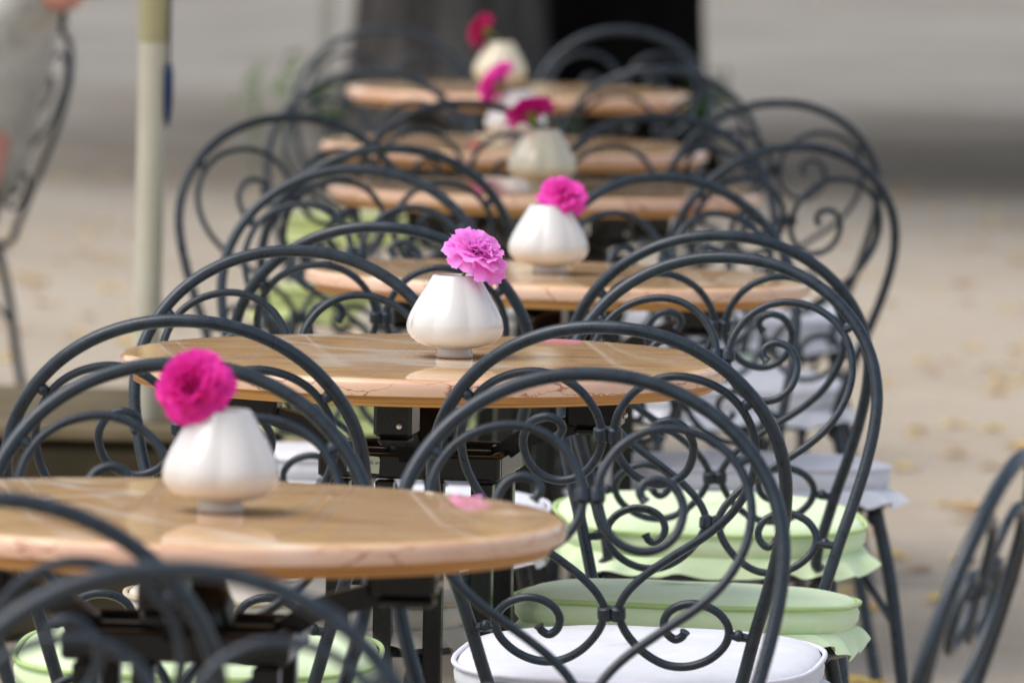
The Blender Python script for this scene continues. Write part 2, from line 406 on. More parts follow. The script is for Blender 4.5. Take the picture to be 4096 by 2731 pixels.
# cushions ---------------------------------------------------
def make_cushion(col, seed):
    rnd = random.Random(seed)
    root = empty('seat_cushion')
    n = 72
    def outline(k, ex=0.):
        a = 2*PI*k/n; c, s = math.cos(a), math.sin(a); e = .62
        x = (.198+ex)*abs(c)**e*(1 if c > 0 else -1); y = (.192+ex)*abs(s)**e*(1 if s > 0 else -1)
        if s < 0: x *= 1-.10*s*s
        return x, y
    prof = [(.0, -.004), (.5, -.003), (.86, .0), (.965, .006), (1.0, .016), (1.005, .026), (.985, .036), (.975, .040), (.94, .0455), (.84, .050), (.6, .053), (.3, .0545), (.0, .055)]
    V = []; F = []
    for j, (f, z) in enumerate(prof):
        for k in range(n):
            x, y = outline(k); wv = noise.noise(Vector((x*9+seed, y*9, z*20)))*.003
            fo = .0022*math.sin(k*1.1+seed)*math.exp(-((f-1)/.08)**2) if z < .036 else 0
            V.append((x*f*(1+fo), y*f*(1+fo), (z if z < .016 else (.016+(z-.016)*.92))+wv*(1 if f < .97 else .4)))
    for j in range(len(prof)-1):
        for k in range(n):
            l = (k+1) % n; F.append((j*n+k, j*n+l, (j+1)*n+l, (j+1)*n+k))
    b = MB(); b.add(V, F); b.obj('pad', CL[col], root, sharp=80)
    b = MB(); b.tube([(outline(k, .001)[0], outline(k, .001)[1], .0364+noise.noise(Vector((outline(k)[0]*9+seed, outline(k)[1]*9, .8)))*.0015) for k in range(n)], .0030, 8, closed=True); b.obj('piping', PIP[col], root, sharp=80)
    # gathered skirt
    m = 340; V = []; F = []; rows = 6
    ph = [rnd.uniform(0, 6) for _ in range(4)]
    for j in range(rows+1):
        f = j/rows
        for k in range(m):
            kk = k*n/m; x, y = outline(kk); a = 2*PI*k/m
            L = math.hypot(x, y); nx, ny = x/L, y/L
            ruf = math.sin(a*17+ph[0]+2*math.sin(a*3+ph[1]))*.6+math.sin(a*29+ph[2])*.22+math.sin(a*7+ph[3])*.6
            corner = min(1, abs(math.sin(2*a)))**2
            out = -.006+f*(.016+.021*corner)+ruf*(.003+.008*corner)*f
            dz = -f*f*(.020-.004*corner)-.004*f+ruf*.006*f+.003*math.sin(a*5+ph[1])*f
            V.append((x+nx*out, y+ny*out, .008+dz))
    for j in range(rows):
        for k in range(m):
            l = (k+1) % m; F.append((j*m+k, j*m+l, (j+1)*m+l, (j+1)*m+k))
    b = MB(); b.add(V, F); b.obj('ruffle', CL[col], root, sharp=80)
    return root
CUSH = {}
def put_cushion(ch, col, label, dx=0, dy=0, rot=0):
    key = (col,)
    if key not in CUSH: CUSH[key] = make_cushion(col, {'shaded_lime': 4, 'green': 3, 'white': 7, 'cream': 12}[col]); o = CUSH[key]
    else: o = copy_tree(CUSH[key])
    rz = ch.rotation_euler.z
    o.matrix_world = Matrix.Identity(4)
    v = Matrix.Rotation(rz, 3, 'Z') @ Vector((dx, dy, 0))
    o.location = (ch.location.x+v.x, ch.location.y+v.y, .430)
    o.rotation_mode = 'XYZ'; o.rotation_euler = (Matrix.Rotation(rz+R(rot), 3, 'Z') @ Matrix.Rotation(R(2.5), 3, 'X')).to_euler()
    tag(o, label, 'cushion', 'ruffled seat cushions on the chairs')
G = 'wrought iron garden chairs around the round tables'
S = .032   # extra lean allowance
def chair_at(xa, ya, facing, label, yaw=0.):
    d = -YA
    a = (0 if facing > 0 else 180)+yaw
    fx, fy = -math.sin(R(a)), math.cos(R(a))
    return put_chair(xa+fx*d, ya+fy*d, a, label, G)
c_t0 = chair_at(-.244, 6.43, -1, 'blurred chair nearest the camera, its arch crossing the nearest table at bottom left', 3)
c_n1 = chair_at(-.422, 6.99, 1, 'chair cut off by the left edge, its arch rising against the nearest table', -3)
c_A = chair_at(.079, 8.53, -1, 'chair at bottom centre whose hoop passes behind the right rim of the nearest table', 1)
c_B = chair_at(.099, 9.22, 1, 'chair holding the large white cushion, arching before the edge of the second table', -9)
c_L2 = chair_at(-.325, 8.53, -1, 'chair whose hoop top passes right behind the dark magenta carnation', 4)
c_L1 = chair_at(-.345, 9.16, 1, 'chair arching over the left rim of the second table, with a pale green cushion', -2)
c_C = chair_at(.259, 10.53, -1, 'shiny chair behind the right rim of the second table, holding the thick green cushion', -8)
c_D = chair_at(.263, 10.99, 1, 'chair facing the third table, just behind the one with the thick green cushion', 0)
c_L3 = chair_at(-.262, 10.45, -1, 'chair with a shiny hoop behind the left rim of the second table', 3)
c_L4 = chair_at(-.169, 11.0, 1, 'chair whose hoop ends behind the light pink carnation of the second table', -4)
c_R5 = chair_at(.208, 12.44, -1, 'chair behind the right half of the third table, starting by the hot pink carnation', 20)
c_L5 = chair_at(-.225, 12.44, -1, 'lower of the two chair arches crossing the left rim of the fourth table', 0)
c_L6 = chair_at(-.185, 13.1, 1, 'upper, darker of the two chair arches crossing the left rim of the fourth table', 8)
c_R7 = chair_at(.239, 14.47, -1, 'chair behind the right half of the fourth table beside the ribbed cream vase', 0)
c_X2 = chair_at(.436, 13.48, 1, 'dark rightmost chair of the row, standing clear against the sandy ground', 22)
c_X1 = chair_at(.457, 15.12, 1, 'chair right of the fifth table, overlapped by the dark rightmost chair of the row', 12)
c_L7 = chair_at(-.364, 14.08, -1, 'leftmost chair of the row, its open scrolls clear against grey ground near the pole', 12)
c_L8 = chair_at(-.086, 14.8, 1, 'chair in front of the fifth table, its arch ending at the white vase', -3)
c_F2 = chair_at(-.267, 16.04, -1, 'small blurred chair overlapping the left half of the farthest table', 0)
c_F4 = chair_at(.272, 16.54, 1, 'small chair with a lit arch over the right half of the farthest table', 0)
c_F1 = chair_at(-.279, 18.4, -1, 'blurred chair behind the farthest table against the grey tree trunk', 0)
c_F3 = chair_at(.225, 18.75, -1, 'blurred chair behind the farthest table against the black tree trunk', 0)
c_RZ = put_chair(.140, 7.72, 77.5, 'chair seen edge-on at the right border of the photo, turned sideways', G)
c_SD = put_chair(-1.255, 17.9, 113, 'chair at the far left with a person in a pale shirt sitting on it', 'chairs away from the row')
put_cushion(c_B, 'white', 'large white cushion at the bottom centre, on the chair before the second table')
put_cushion(c_L1, 'green', 'pale green cushion at the bottom left, seen under the nearest table')
put_cushion(c_C, 'green', 'thick light green cushion with a dark piped seam, just above the large white one')
put_cushion(c_D, 'green', 'light green cushion with wavy ruffle, between the thick green cushion and the white one', rot=6)
put_cushion(c_L3, 'cream', 'cream cushion under the middle of the nearest table top, behind the pale green one')
put_cushion(c_L4, 'white', 'white cushion peeking out past the right rim of the nearest table')
put_cushion(c_R5, 'white', 'wide white cushion on the right, behind the two light green ones')
put_cushion(c_L5, 'white', 'white cushion under the left half of the second table')
put_cushion(c_R7, 'green', 'green cushion below the right half of the fourth table')
put_cushion(c_X2, 'white', 'white cushion of the rightmost chair of the row, past the third table')
put_cushion(c_X1, 'white', 'white cushion on the chair right of the fifth table')
put_cushion(c_L6, 'shaded_lime', 'shaded lime green cushion beside the left rim of the third table')
put_cushion(c_L7, 'shaded_lime', 'shaded lime green cushion of the leftmost chair of the row')
put_cushion(c_L8, 'cream', 'cream cushion on the chair in front of the fifth table')
#put_cushion(c_F4, 'white', 'white cushion in front of the right half of the farthest table')
put_cushion(c_F2, 'shaded_lime', 'shaded lime green cushion behind the left rim of the fifth table')
put_cushion(c_F1, 'shaded_lime', 'shaded lime green cushion behind the farthest table')

# ------------------------------------------------------------------ tables
def make_table():
    root = empty('round_table')
    b = MB(); r = .35; e = .005; t = .0195; z0 = .75-t
    prof = [(0, 0), (r-.004, 0), (r-.001, .001), (r, .004), (r, t-.006), (r-.0018, t-.002), (r-.0065, t-.0003), (r-.014, t), (r*.6, t), (0.001, t)]
    b.lathe(prof, 128, (0, 0, z0)); b.obj('marble_top', MARBLE, root, sharp=50)
    b = MB(); b.lathe([(0.001, 0), (.333, 0), (.335, .001), (.335, .0115), (0.3, .0117)], 96, (0, 0, z0-.012)); b.obj('plywood_disc', PLY, root, sharp=50)
    zu = z0-.012
    rot = R(-8)
    def P(rad, a): return Vector((rad*math.cos(a+rot), rad*math.sin(a+rot), 0))
    for k in range(4):
        a = k*PI/2
        c = P(.20, a)
        br = MB(); br.box((c.x, c.y, zu-.022), (.032, .022, .021), a+rot, .004)
        br.box((c.x*1.02, c.y*1.02, zu-.0475), (.026, .017, .0045), a+rot, .003)
        f = Vector((math.cos(a+rot), math.sin(a+rot), 0)); s_ = Vector((-f.y, f.x, 0))
        ob = br.obj('bracket', BLACK, root)
        sc = MB()
        for q in (-1, 1): 
            for u in (-.03, .03): sc.ball(c+s_*q*.030+f*u+Vector((0, 0, zu-.003)), .0045, (1, 1, .7), 8, 5)
        sc.ball(c+f*.033+s_*.008+Vector((0, 0, zu-.03)), .004, n=8, m=5)
        sc.obj('screw', STEEL, ob)
        # curved arm from the bracket down to the column head
        A = MB(); pts = spline([c+Vector((0, 0, zu-.035)), P(.165, a)+Vector((0, 0, zu-.044)), P(.12, a)+Vector((0, 0, zu-.058)), P(.09, a)+Vector((0, 0, zu-.078)), P(.08, a)+Vector((0, 0, .64))], 6)
        A.tube(pts, .0155, 4, sq=True); A.obj('arm', BLACK, root, sharp=30)
    b = MB(); c, s_ = math.cos(rot), math.sin(rot)
    for x, y, hx, hy in ((0, -.097, .105, .008), (0, .097, .105, .008), (-.097, 0, .008, .0885), (.097, 0, .008, .0885)): b.box((x*c-y*s_, x*s_+y*c, .632), (hx, hy, .014), rot, .003)
    for x, y, hx, hy in ((0, 0, .0885, .012), (0, .05, .012, .0375), (0, -.05, .012, .0375)): b.box((x*c-y*s_, x*s_+y*c, .636), (hx, hy, .008), rot, .002)
    b.lathe([(.045, 0), (.044, .02), (.034, .04), (.018, .05), (0.001, .053)], 20, (0, 0, .6445)); hd = b.obj('column_head', BLACK, root)
    for x, y, w_ in ((-.083, -.083, .0125), (.083, -.083, .0125), (-.083, .083, .0125), (.083, .083, .0125), (-.03, -.083, .0105), (.028, -.083, .0105)):
        b = MB(); c, s_ = math.cos(rot), math.sin(rot)
        b.box((x*c-y*s_, x*s_+y*c, .334), (w_, w_, .281), rot, .002); b.obj('post', BLACK, root)
    b = MB(); b.box((0, 0, .04), (.115, .115, .014), rot, .004)
    for k in range(4):
        a = k*PI/2+PI/4; p = P(.1, a); e_ = P(.30, a)
        b.tube(spline([p+Vector((0, 0, .04)), P(.2, a)+Vector((0, 0, .045)), e_+Vector((0, 0, .012))], 5), .017, 4, sq=True)
        b.lathe([(.018, 0), (.018, .01)], 12, (e_.x, e_.y, 0), capb=True, capt=True)
    b.obj('foot_cross', BLACK, root)
    # maker's sticker on the front of the column head
    c, s_ = math.cos(rot), math.sin(rot)
    st = empty('sticker')
    return root, rot
table0, TROT = make_table()
bpy.data.objects.remove(bpy.data.objects['sticker'])
TAB = [(-.296, 8.05), (-.096, 10.02), (.057, 12.0), (.046, 14.0), (-.006, 15.72), (0, 17.75)]
TL_ = ['nearest round marble table, its left side cut off by the photo edge', 'second round marble table, in sharp focus with white veins and a cracked pink rim',
       'third round marble table, between the second and the fourth, carrying the hot pink carnation', 'fourth round marble table, carrying the ribbed cream vase',
       'fifth round marble table, carrying the white vase half hidden by a dark pink flower', 'farthest round marble table, just in front of the tree trunks']
TOBJ = []
for i, (x, y) in enumerate(TAB):
    o = table0 if i == 0 else copy_tree(table0)
    o.location = (x, y, 0); o.scale = (1, 1, [1, 1.011, .980, 1.002, .987, 1.01][i]); o.rotation_mode = 'ZYX'; o.rotation_euler = (R([0, .35, -.55, -.3, .3, .2][i]), R([.1, -.35, .35, .0, .1, 0][i]), R([4, 0, 17, 40, 61, 83][i]))
    tag(o, TL_[i], 'table', 'round marble cafe tables in a row'); TOBJ.append(o)
# sticker on the second table
t2 = TOBJ[1]
hd = [c for c in t2.children if c.name.startswith('column_head')][0]
b = MB(); b.add([(-.0185, 0, -.010), (.0185, 0, -.010), (.0185, 0, .007), (.0165, 0, .009), (-.0165, 0, .009), (-.0185, 0, .007)], [(0, 1, 2, 3, 4, 5)])
st = b.obj('sticker', PAPER, hd, smooth=False)
c, s_ = math.cos(TROT), math.sin(TROT); lx, ly = -.052, -.1058
st.location = (lx*c-ly*s_, lx*s_+ly*c, .6345); st.rotation_euler = (0, R(3), TROT)
st['label'] = 'pale maker\'s sticker reading CONTRAL srl'
cu = bpy.data.curves.new('lettering', 'FONT'); cu.body = 'CONTRAL srl'; cu.size = .0058; cu.align_x = 'CENTER'; cu.materials.append(INK)
to = bpy.data.objects.new('tmp', cu); COL.objects.link(to)
dg = bpy.context.evaluated_depsgraph_get(); tm = bpy.data.meshes.new_from_object(to.evaluated_get(dg)); bpy.data.objects.remove(to)
lt = mobj('lettering', tm, st); lt.location = (.002, -.0006, .0005); lt.rotation_euler = (R(90), 0, 0)
lt.parent = hd; lt.matrix_parent_inverse = Matrix.Identity(4)
M = Matrix.Translation(st.location) @ st.rotation_euler.to_matrix().to_4x4() @ Matrix.Translation((.002, -.0006, .0005)) @ Matrix.Rotation(R(90), 4, 'X')
lt.matrix_local = M

# ------------------------------------------------------------------ vases
VP = [(.0, .0), (.0200, .0), (.0216, .0010), (.0216, .0035), (.0203, .0085), (.0200, .0100), (.0229, .0112), (.0340, .0132), (.0437, .0168), (.0508, .0220), (.0546, .0275), (.0561, .0328), (.0558, .0380), (.0542, .0440), (.0510, .0510), (.0462, .0600), (.0412, .0680), (.0362, .0760), (.0317, .0832), (.0280, .0890), (.0266, .0912), (.0256, .0915), (.0246, .0895), (.027, .083), (.034, .070), (.042, .05), (.035, .03), (.0, .026)]
def vase_mesh(m, lobes, depth):
    b = MB()
    def mod(a, j):
        z = VP[j][1]; k = max(0, min(1, (z-.012)/.02))*max(.22, 1-(max(0, z-.045)/.07))
        if j > 19: k *= .4
        return 1-depth*k*(1-abs(math.sin(a*lobes/2+.35))**1.2)
    b.lathe([(max(r, .0004), z*1.04) for r, z in VP], 160, mod=mod)
    return b.mesh('flower_vase', m, sharp=70)
VMW = vase_mesh(WHITE_C, 8, .05); VMC = vase_mesh(CREAM_C, 8, .08)
# ------------------------------------------------------------------ carnations
def petal(b, cols, rnd, base, direc, length, width, curl, ruf, shade):
    # fan-shaped petal with a frilled, toothed edge; direc = unit vector outwards, up is local z
    U, Vn = 7, 17
    z = Vector((0, 0, 1)); side = z.cross(direc); 
    if side.length < .01: side = Vector((1, 0, 0))
    side.normalize(); nor = direc.cross(side)
    ph = rnd.uniform(0, 6); ph2 = rnd.uniform(0, 6); o = len(b.v); V = []; F = []
    for i in range(U):
        u = i/(U-1)
        for j in range(Vn):
            v = j/(Vn-1)*2-1
            wd = width*(.12+.88*u**.8)
            edge = 1-.16*v*v
            tooth = (.025*math.sin(v*23+ph)+(.022 if j % 2 else -.022)+.045*math.sin(v*6+ph2)) if i == U-1 else 0
            L = length*(u*edge+tooth*u)
            fr = ruf*u*u*(math.sin(v*4.5+ph)+.5*math.sin(v*11+ph2))*length
            cv = curl*length*(u*u)-.10*length*math.sin(u*PI)
            p = base+direc*(L*math.cos(.35*v))+side*(wd*v*(1+.15*u))+nor*(-cv+fr-.12*width*v*v)
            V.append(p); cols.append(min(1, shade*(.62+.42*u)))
    for i in range(U-1):
        for j in range(Vn-1):
            a = i*Vn+j; F.append((a, a+1, a+Vn+1, a+Vn))
    b.add(V, F)
def make_bloom(seed, rad=.036):
    rnd = random.Random(seed); b = MB(); cols = []
    layers = [(6, -8, 1.06, .74, .10, .07), (6, 8, 1.0, .68, .04, .08), (7, 24, .90, .56, -.06, .09), (8, 38, .78, .46, -.16, .11), (8, 50, .66, .36, -.24, .13), (9, 62, .56, .28, -.28, .16), (9, 72, .50, .22, -.28, .18), (8, 81, .46, .18, -.25, .2), (7, 86, .44, .18, -.12, .22), (6, 80, .36, .2, .05, .25)]
    for li, (n, el, L, wd, curl, ruf) in enumerate(layers):
        off = rnd.uniform(0, 6)
        for k in range(n):
            a = off+2*PI*k/n+rnd.uniform(-.16, .16); e = R(el+rnd.uniform(-11, 11))
            d = Vector((math.cos(a)*math.cos(e), math.sin(a)*math.cos(e), math.sin(e)))
            petal(b, cols, rnd, Vector((math.cos(a), math.sin(a), 0))*.0015+Vector((0, 0, .003*li/7)), d, rad*L*rnd.uniform(.84, 1.12), rad*wd*rnd.uniform(.8, 1.15), curl+rnd.uniform(-.1, .1), ruf, rnd.uniform(.8, 1.05))
    for k in range(46):
        a = rnd.uniform(0, 6.28); e = R(rnd.uniform(35, 85)); d = Vector((math.cos(a)*math.cos(e), math.sin(a)*math.cos(e), math.sin(e))); q = rnd.uniform(0, .28)*rad
        petal(b, cols, rnd, Vector((math.cos(a)*q, math.sin(a)*q, rad*.26)), d, rad*rnd.uniform(.32, .5), rad*rnd.uniform(.16, .24), rnd.uniform(-.5, .3), .25, 1.2)
    return b, cols
def bloom_mesh(name, seed, m, rad):
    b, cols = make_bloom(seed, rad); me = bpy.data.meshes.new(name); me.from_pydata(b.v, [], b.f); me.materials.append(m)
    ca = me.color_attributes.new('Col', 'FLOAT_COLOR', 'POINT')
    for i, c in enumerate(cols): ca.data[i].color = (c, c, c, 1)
    me.polygons.foreach_set('use_smooth', [True]*len(me.polygons)); me.update(); return me
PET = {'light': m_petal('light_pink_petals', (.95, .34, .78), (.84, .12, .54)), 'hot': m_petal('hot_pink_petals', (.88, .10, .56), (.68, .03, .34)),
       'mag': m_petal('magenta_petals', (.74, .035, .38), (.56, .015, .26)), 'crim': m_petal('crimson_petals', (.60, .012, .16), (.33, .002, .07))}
def put_vase(i, xo, yo, m, kind, fl, head, tilt, rad, seed, vlabel, flabel, squash=1.0):
    """head: offset of the bloom base from the vase foot; tilt: (x, y, z) axis the bloom looks along"""
    x, y = TAB[i][0]+xo, TAB[i][1]+yo
    zt = .75*TOBJ[i].scale.z+.0002+math.tan(TOBJ[i].rotation_euler.y)*(-xo)+math.tan(TOBJ[i].rotation_euler.x)*yo
    v = mobj('flower_vase', m); v.location = (x, y, zt); v.rotation_euler = (0, 0, .3*i+.1)
    tag(v, vlabel, 'vase', 'ribbed ceramic vases on the tables')
    root = empty('carnation', (x, y, zt+.03)); tag(root, flabel, 'flower', 'pink carnations in the vases')
    h = Vector(head)-Vector((0, 0, .03)); ax = Vector(tilt).normalized()
    bl = mobj('bloom', bloom_mesh('bloom', seed, PET[fl], rad), root)
    q = ax.to_track_quat('Z', 'Y'); bl.location = h; bl.rotation_mode = 'QUATERNION'; bl.rotation_quaternion = q; bl.scale = (1, 1, squash)
    c = MB(); c.lathe([(.0025, -.022), (.0050, -.019), (.0068, -.012), (.0070, -.005), (.0082, .0015), (.006, .003)], 12, mod=lambda a, j: 1+(.12*math.sin(5*a) if j > 3 else 0))
    cm = c.obj('calyx', CALYX, root); cm.scale = (1.25, 1.25, 1.1); cm.location = h; cm.rotation_mode = 'QUATERNION'; cm.rotation_quaternion = q
    p0 = h-ax*.02; s = MB(); s.tube(spline([p0, p0-ax*.014, Vector((p0.x*.3, p0.y*.3, .028)), Vector((-h.x*.15, 0, -.0035))], 5), .0022, 8); s.obj('stem', CALYX, root)
put_vase(0, .030, -.02, VMW, 0, 'mag', (-.027, -.017, .118), (-.30, -.95, .18), .031, 5, 'white vase on the nearest table, blurred', 'dark magenta carnation facing the camera over the nearest table')
put_vase(1, .030, -.02, VMW, 0, 'light', (.023, -.004, .120), (.46, -.40, .82), .0355, 9, 'white vase on the second table, the sharpest of the row', 'light pink frilly carnation in sharp focus on the second table', .74)
put_vase(2, -.010, .0, VMW, 0, 'hot', (.018, .0, .108), (.18, -.55, .80), .033, 14, 'white vase on the third table, right behind the sharp one', 'hot pink carnation leaning right over the third table', .8)
put_vase(3, -.005, -.05, VMC, 0, 'mag', (-.022, .0, .122), (-.40, .25, .85), .038, 21, 'ribbed cream vase on the fourth table', 'dark pink carnation seen from the side in front of a white vase', .75)
put_vase(4, .003, .03, VMW, 0, 'hot', (-.038, .0, .106), (-.80, .30, .42), .041, 27, 'white vase half covered by a dark pink flower, on the fifth table', 'pink carnation showing its green calyx, left of the white vase behind', .75)
put_vase(5, -.038, .0, VMC, 0, 'crim', (-.040, .0, .120), (-.85, .1, .42), .034, 33, 'smooth cream vase farthest back before the tree trunk', 'crimson carnation topmost and farthest from the camera', .75)
# fallen petals on the nearest table
def loose_petal(x, y, z, sz, rz, label, seed):
    rnd = random.Random(seed); b = MB(); cols = []
    petal(b, cols, rnd, Vector((0, 0, 0)), Vector((1, 0, .02)).normalized(), sz, sz*.42, -.12, .05, 1.3)
    me = bpy.data.meshes.new('fallen_petal'); me.from_pydata(b.v, [], b.f); me.materials.append(PET['light'])
    ca = me.color_attributes.new('Col', 'FLOAT_COLOR', 'POINT')
    for i, c in enumerate(cols): ca.data[i].color = (1, 1, 1, 1)
    me.polygons.foreach_set('use_smooth', [True]*len(me.polygons))
    o = mobj('fallen_petal', me); zm = min(v.co.z for v in me.vertices); o.location = (x, y, z-zm+.0003); o.rotation_euler = (0, 0, rz)
    tag(o, label, 'petal', 'petals dropped on the nearest table')
zt0 = .7502
loose_petal(-.052, 8.268, zt0-.0008, .0125, R(-70), 'pale pink fallen petal lying flat on the nearest table top', 2)
loose_petal(-.036, 8.252, zt0-.0008, .0115, R(8), 'thin pink fallen petal on the far rim of the nearest table', 4)

# ------------------------------------------------------------------ trees
def leaf_cloud(b, n, fn, sz, rnd):
    for _ in range(n):
        p = fn(rnd); s = sz*rnd.uniform(.6, 1.3)
        u = Vector((rnd.gauss(0, 1), rnd.gauss(0, 1), rnd.gauss(0, 1))).normalized(); t = u.orthogonal().normalized(); t = Matrix.Rotation(rnd.uniform(0, 6), 3, u) @ t; w_ = u.cross(t)
        b.add([p-t*s, p+w_*s*.5, p+t*s, p-w_*s*.5], [(0, 1, 2, 3)])
BK1 = m_bark('grey_bark', (.040, .037, .035), (.098, .090, .083)); BK2 = m_bark('black_bark', (.003, .0028, .0025), (.006, .0055, .005))  # second bark is the same pattern in near-black
LF1 = m_leaf('shade_leaves', (.05, .09, .02), (.10, .13, .03)); LF3 = m_leaf('reflection_turning_leaves', (.26, .22, .06), (.36, .24, .07), .4, .5); LF2 = m_leaf('reflection_autumn_leaves', (.44, .25, .07), (.30, .21, .06), .4, .5)
def tree(name, x, y, r0, h, cr, cz, n, bark, leaf, label, seed, lsz=.2, group=None, limbs=9, flare=1.5, squash=.6):
    rnd = random.Random(seed); root = empty(name, (x, y, 0)); tag(root, label, 'tree', group)
    b = MB(); P = []; RR = []; N = 34
    for i in range(N+1):
        f = i/N; z = h*f*f*.3+h*f*.7; P.append((.12*math.sin(f*2+seed)*f*2, .1*math.sin(f*3+seed)*f*2, z-.05)); RR.append(r0*(1-.55*f)*(1+(flare-1)*math.exp(-z/.25)))
    n_ = 40; V = []
    for i, p in enumerate(P):
        for k in range(n_):
            a = 2*PI*k/n_; q = RR[i]*(1+.10*noise.noise(Vector((math.cos(a)*2+seed, math.sin(a)*2, p[2]*.5)))+.05*noise.noise(Vector((math.cos(a)*6, math.sin(a)*6+seed, p[2]*.8))))
            V.append((p[0]+q*math.cos(a), p[1]+q*math.sin(a), p[2]))
    F = [(i*n_+k, i*n_+(k+1) % n_, (i+1)*n_+(k+1) % n_, (i+1)*n_+k) for i in range(N) for k in range(n_)]
    b.add(V, F)
    tips = []
    for k in range(limbs):
        a = 2*PI*k/limbs+rnd.uniform(-.3, .3); s = Vector(P[int(N*rnd.uniform(.6, 1.0))]); e = Vector((math.cos(a)*cr*.75, math.sin(a)*cr*.75, cz+rnd.uniform(-.3, .6)*cr*squash))
        m_ = s.lerp(e, .5)+Vector((0, 0, -.08*cr)); pts = spline([s, m_, e], 6); L = len(pts)
        b.tube(pts, [r0*.38*(1-.85*i/L) for i in range(L)], 8); tips.append(e); tips.append(m_)
    b.obj('trunk', bark, root, sharp=60)
    cl = [(Vector((rnd.uniform(-1, 1)*cr*.8, rnd.uniform(-1, 1)*cr*.8, cz+rnd.uniform(-.8, .9)*cr*squash)), rnd.uniform(.16, .3)*cr) for _ in range(26)]+[(t, .26*cr) for t in tips]
    def fn(r_):
        c, rad = r_.choice(cl); d = Vector((r_.gauss(0, .5), r_.gauss(0, .5), r_.gauss(0, .4))); return c+d*rad
    b = MB(); leaf_cloud(b, n, fn, lsz, rnd); b.obj('crown', leaf, root, smooth=False)
    return root
tree('shade_tree', -.240, 29.3, .325, 8.6, 4.5, 7.6, 17000, BK1, LF1, 'thick grey tree trunk behind the farthest table, left of the black trunk', 3, .24)
tree('shade_tree', .315, 29.8, .275, 8.6, 4.4, 7.8, 13000, BK2, LF1, 'nearly black tree trunk right behind the farthest table, beside the grey one', 8, .24)

# leafy shoots at the foot of the trunks
SH = m_leaf('young_green_leaves', (.10, .22, .03), (.17, .30, .05), .35, 3); SHD = m_leaf('dark_ivy_leaves', (.025, .07, .012), (.05, .12, .02), .25, 3)
def shoot(x, y, h, sp, n, m, label, seed, flower=False):
    rnd = random.Random(seed); root = empty('leafy_shoot', (x, y, 0)); tag(root, label, 'plant', 'leafy shoots around the tree foot')
    b = MB(); ends = []
    for k in range(5):
        a = rnd.uniform(0, 6.28); e = Vector((math.cos(a)*sp, math.sin(a)*sp, h*rnd.uniform(.6, 1))); pts = spline([(0, 0, 0), e*.5+Vector((0, 0, .06*h)), e], 5); b.tube(pts, .0016, 6); ends += pts[-2:]
    b.obj('stem', m, root)
    b = MB(); leaf_cloud(b, n, lambda r_: r_.choice(ends)+Vector((r_.gauss(0, .016), r_.gauss(0, .016), r_.gauss(0, .016))), .022, rnd); b.obj('foliage', m, root, smooth=False)
    if flower:
        b = MB(); b.ball((ends[-1].x, ends[-1].y, ends[-1].z+.03), .03, (1, 1, .6)); b.obj('blossom', PET['light'], root)
shoot(-.64, 28.7, .34, .04, 90, SHD, 'dark leafy clump left of the grey trunk', 1)
shoot(-.76, 28.6, .40, .02, 14, SH, 'bright green shoot left of the trunk', 2)
shoot(-.86, 28.6, .44, .02, 9, SH, 'lone small green shoot farthest left of the trunk', 3)
shoot(.60, 28.8, .40, .08, 90, SHD, 'dark green foliage at the right foot of the black trunk', 4)
shoot(.10, 28.6, .22, .10, 120, SHD, 'dark green foliage low between the two trunks', 6)
shoot(-.66, 29.6, .92, .03, 26, SHD, 'tall thin plant with a pale pink blossom left of the grey trunk', 5, True)
# unseen trees and hedge added far behind for the table tops to mirror
k = 0
for (x, y, r0, h, cr, cz, m) in ((-9, 62, .35, 7, 4.5, 6, LF2), (-2.5, 70, .4, 8, 5, 6.6, LF3), (4, 64, .35, 7, 4.6, 6.0, LF2), (10.5, 72, .4, 8, 5, 7, LF3), (-16, 74, .4, 8, 5.5, 7, LF3), (17, 68, .4, 8, 5.5, 7, LF2)):
    tree('reflection_tree', x, y, r0, h, cr, cz, 2600, BK1, m, 'unseen tree added far behind for the table tops to mirror', 40+k, .42, 'trees added for the table top reflections', 6); k += 1
b = MB(); rnd = random.Random(77)
def hf(r_): return Vector((r_.uniform(-45, 45), 80+r_.gauss(0, .6), abs(r_.gauss(1.6, 1.1))))
leaf_cloud(b, 16000, hf, .28, rnd); tag(b.obj('reflection_hedge', LF2, smooth=False), 'long unseen hedge added far behind for the table tops to mirror', 'reflection_hedge', kind='stuff')

# ------------------------------------------------------------------ parasol pole, base, cord
POLE = m_simple('cream_painted_pole', (.47, .435, .33), (.56, .525, .42), 6, .5, .4)
MUST = m_simple('mustard_pole_sleeve', (.36, .32, .17), (.42, .38, .22), 8, .5, .4)
root = empty('parasol', (-.592, 14.1, 0)); tag(root, 'cream parasol pole rising out of the picture at the left, with a blue toggle', 'parasol')
b = MB(); b.lathe([(.0225, .3), (.0225, 1.02), (.0225, 2.6)], 20); b.obj('pole', POLE, root)
b = MB(); b.lathe([(.0225, .965), (.0245, .972), (.0245, 1.6), (.0225, 1.61)], 20); b.obj('sleeve', MUST, root)
b = MB(); n = 8; V = [(0, 0, 2.68)]+[(1.15*math.cos(2*PI*i/n), 1.15*math.sin(2*PI*i/n), 2.3) for i in range(n)]
V += [(x, y, z-.004) for x, y, z in V]; 
F = [(0, 1+i, 1+(i+1) % n) for i in range(n)]+[(n+1, n+2+(i+1) % n, n+2+i) for i in range(n)]+[(1+i, n+2+i, n+2+(i+1) % n, 1+(i+1) % n) for i in range(n)]
CAN = m_cloth('cream_canvas', (.7, .66, .55), (.64, .6, .5)); b.add(V, F); b.obj('canopy', CAN, root, smooth=False)
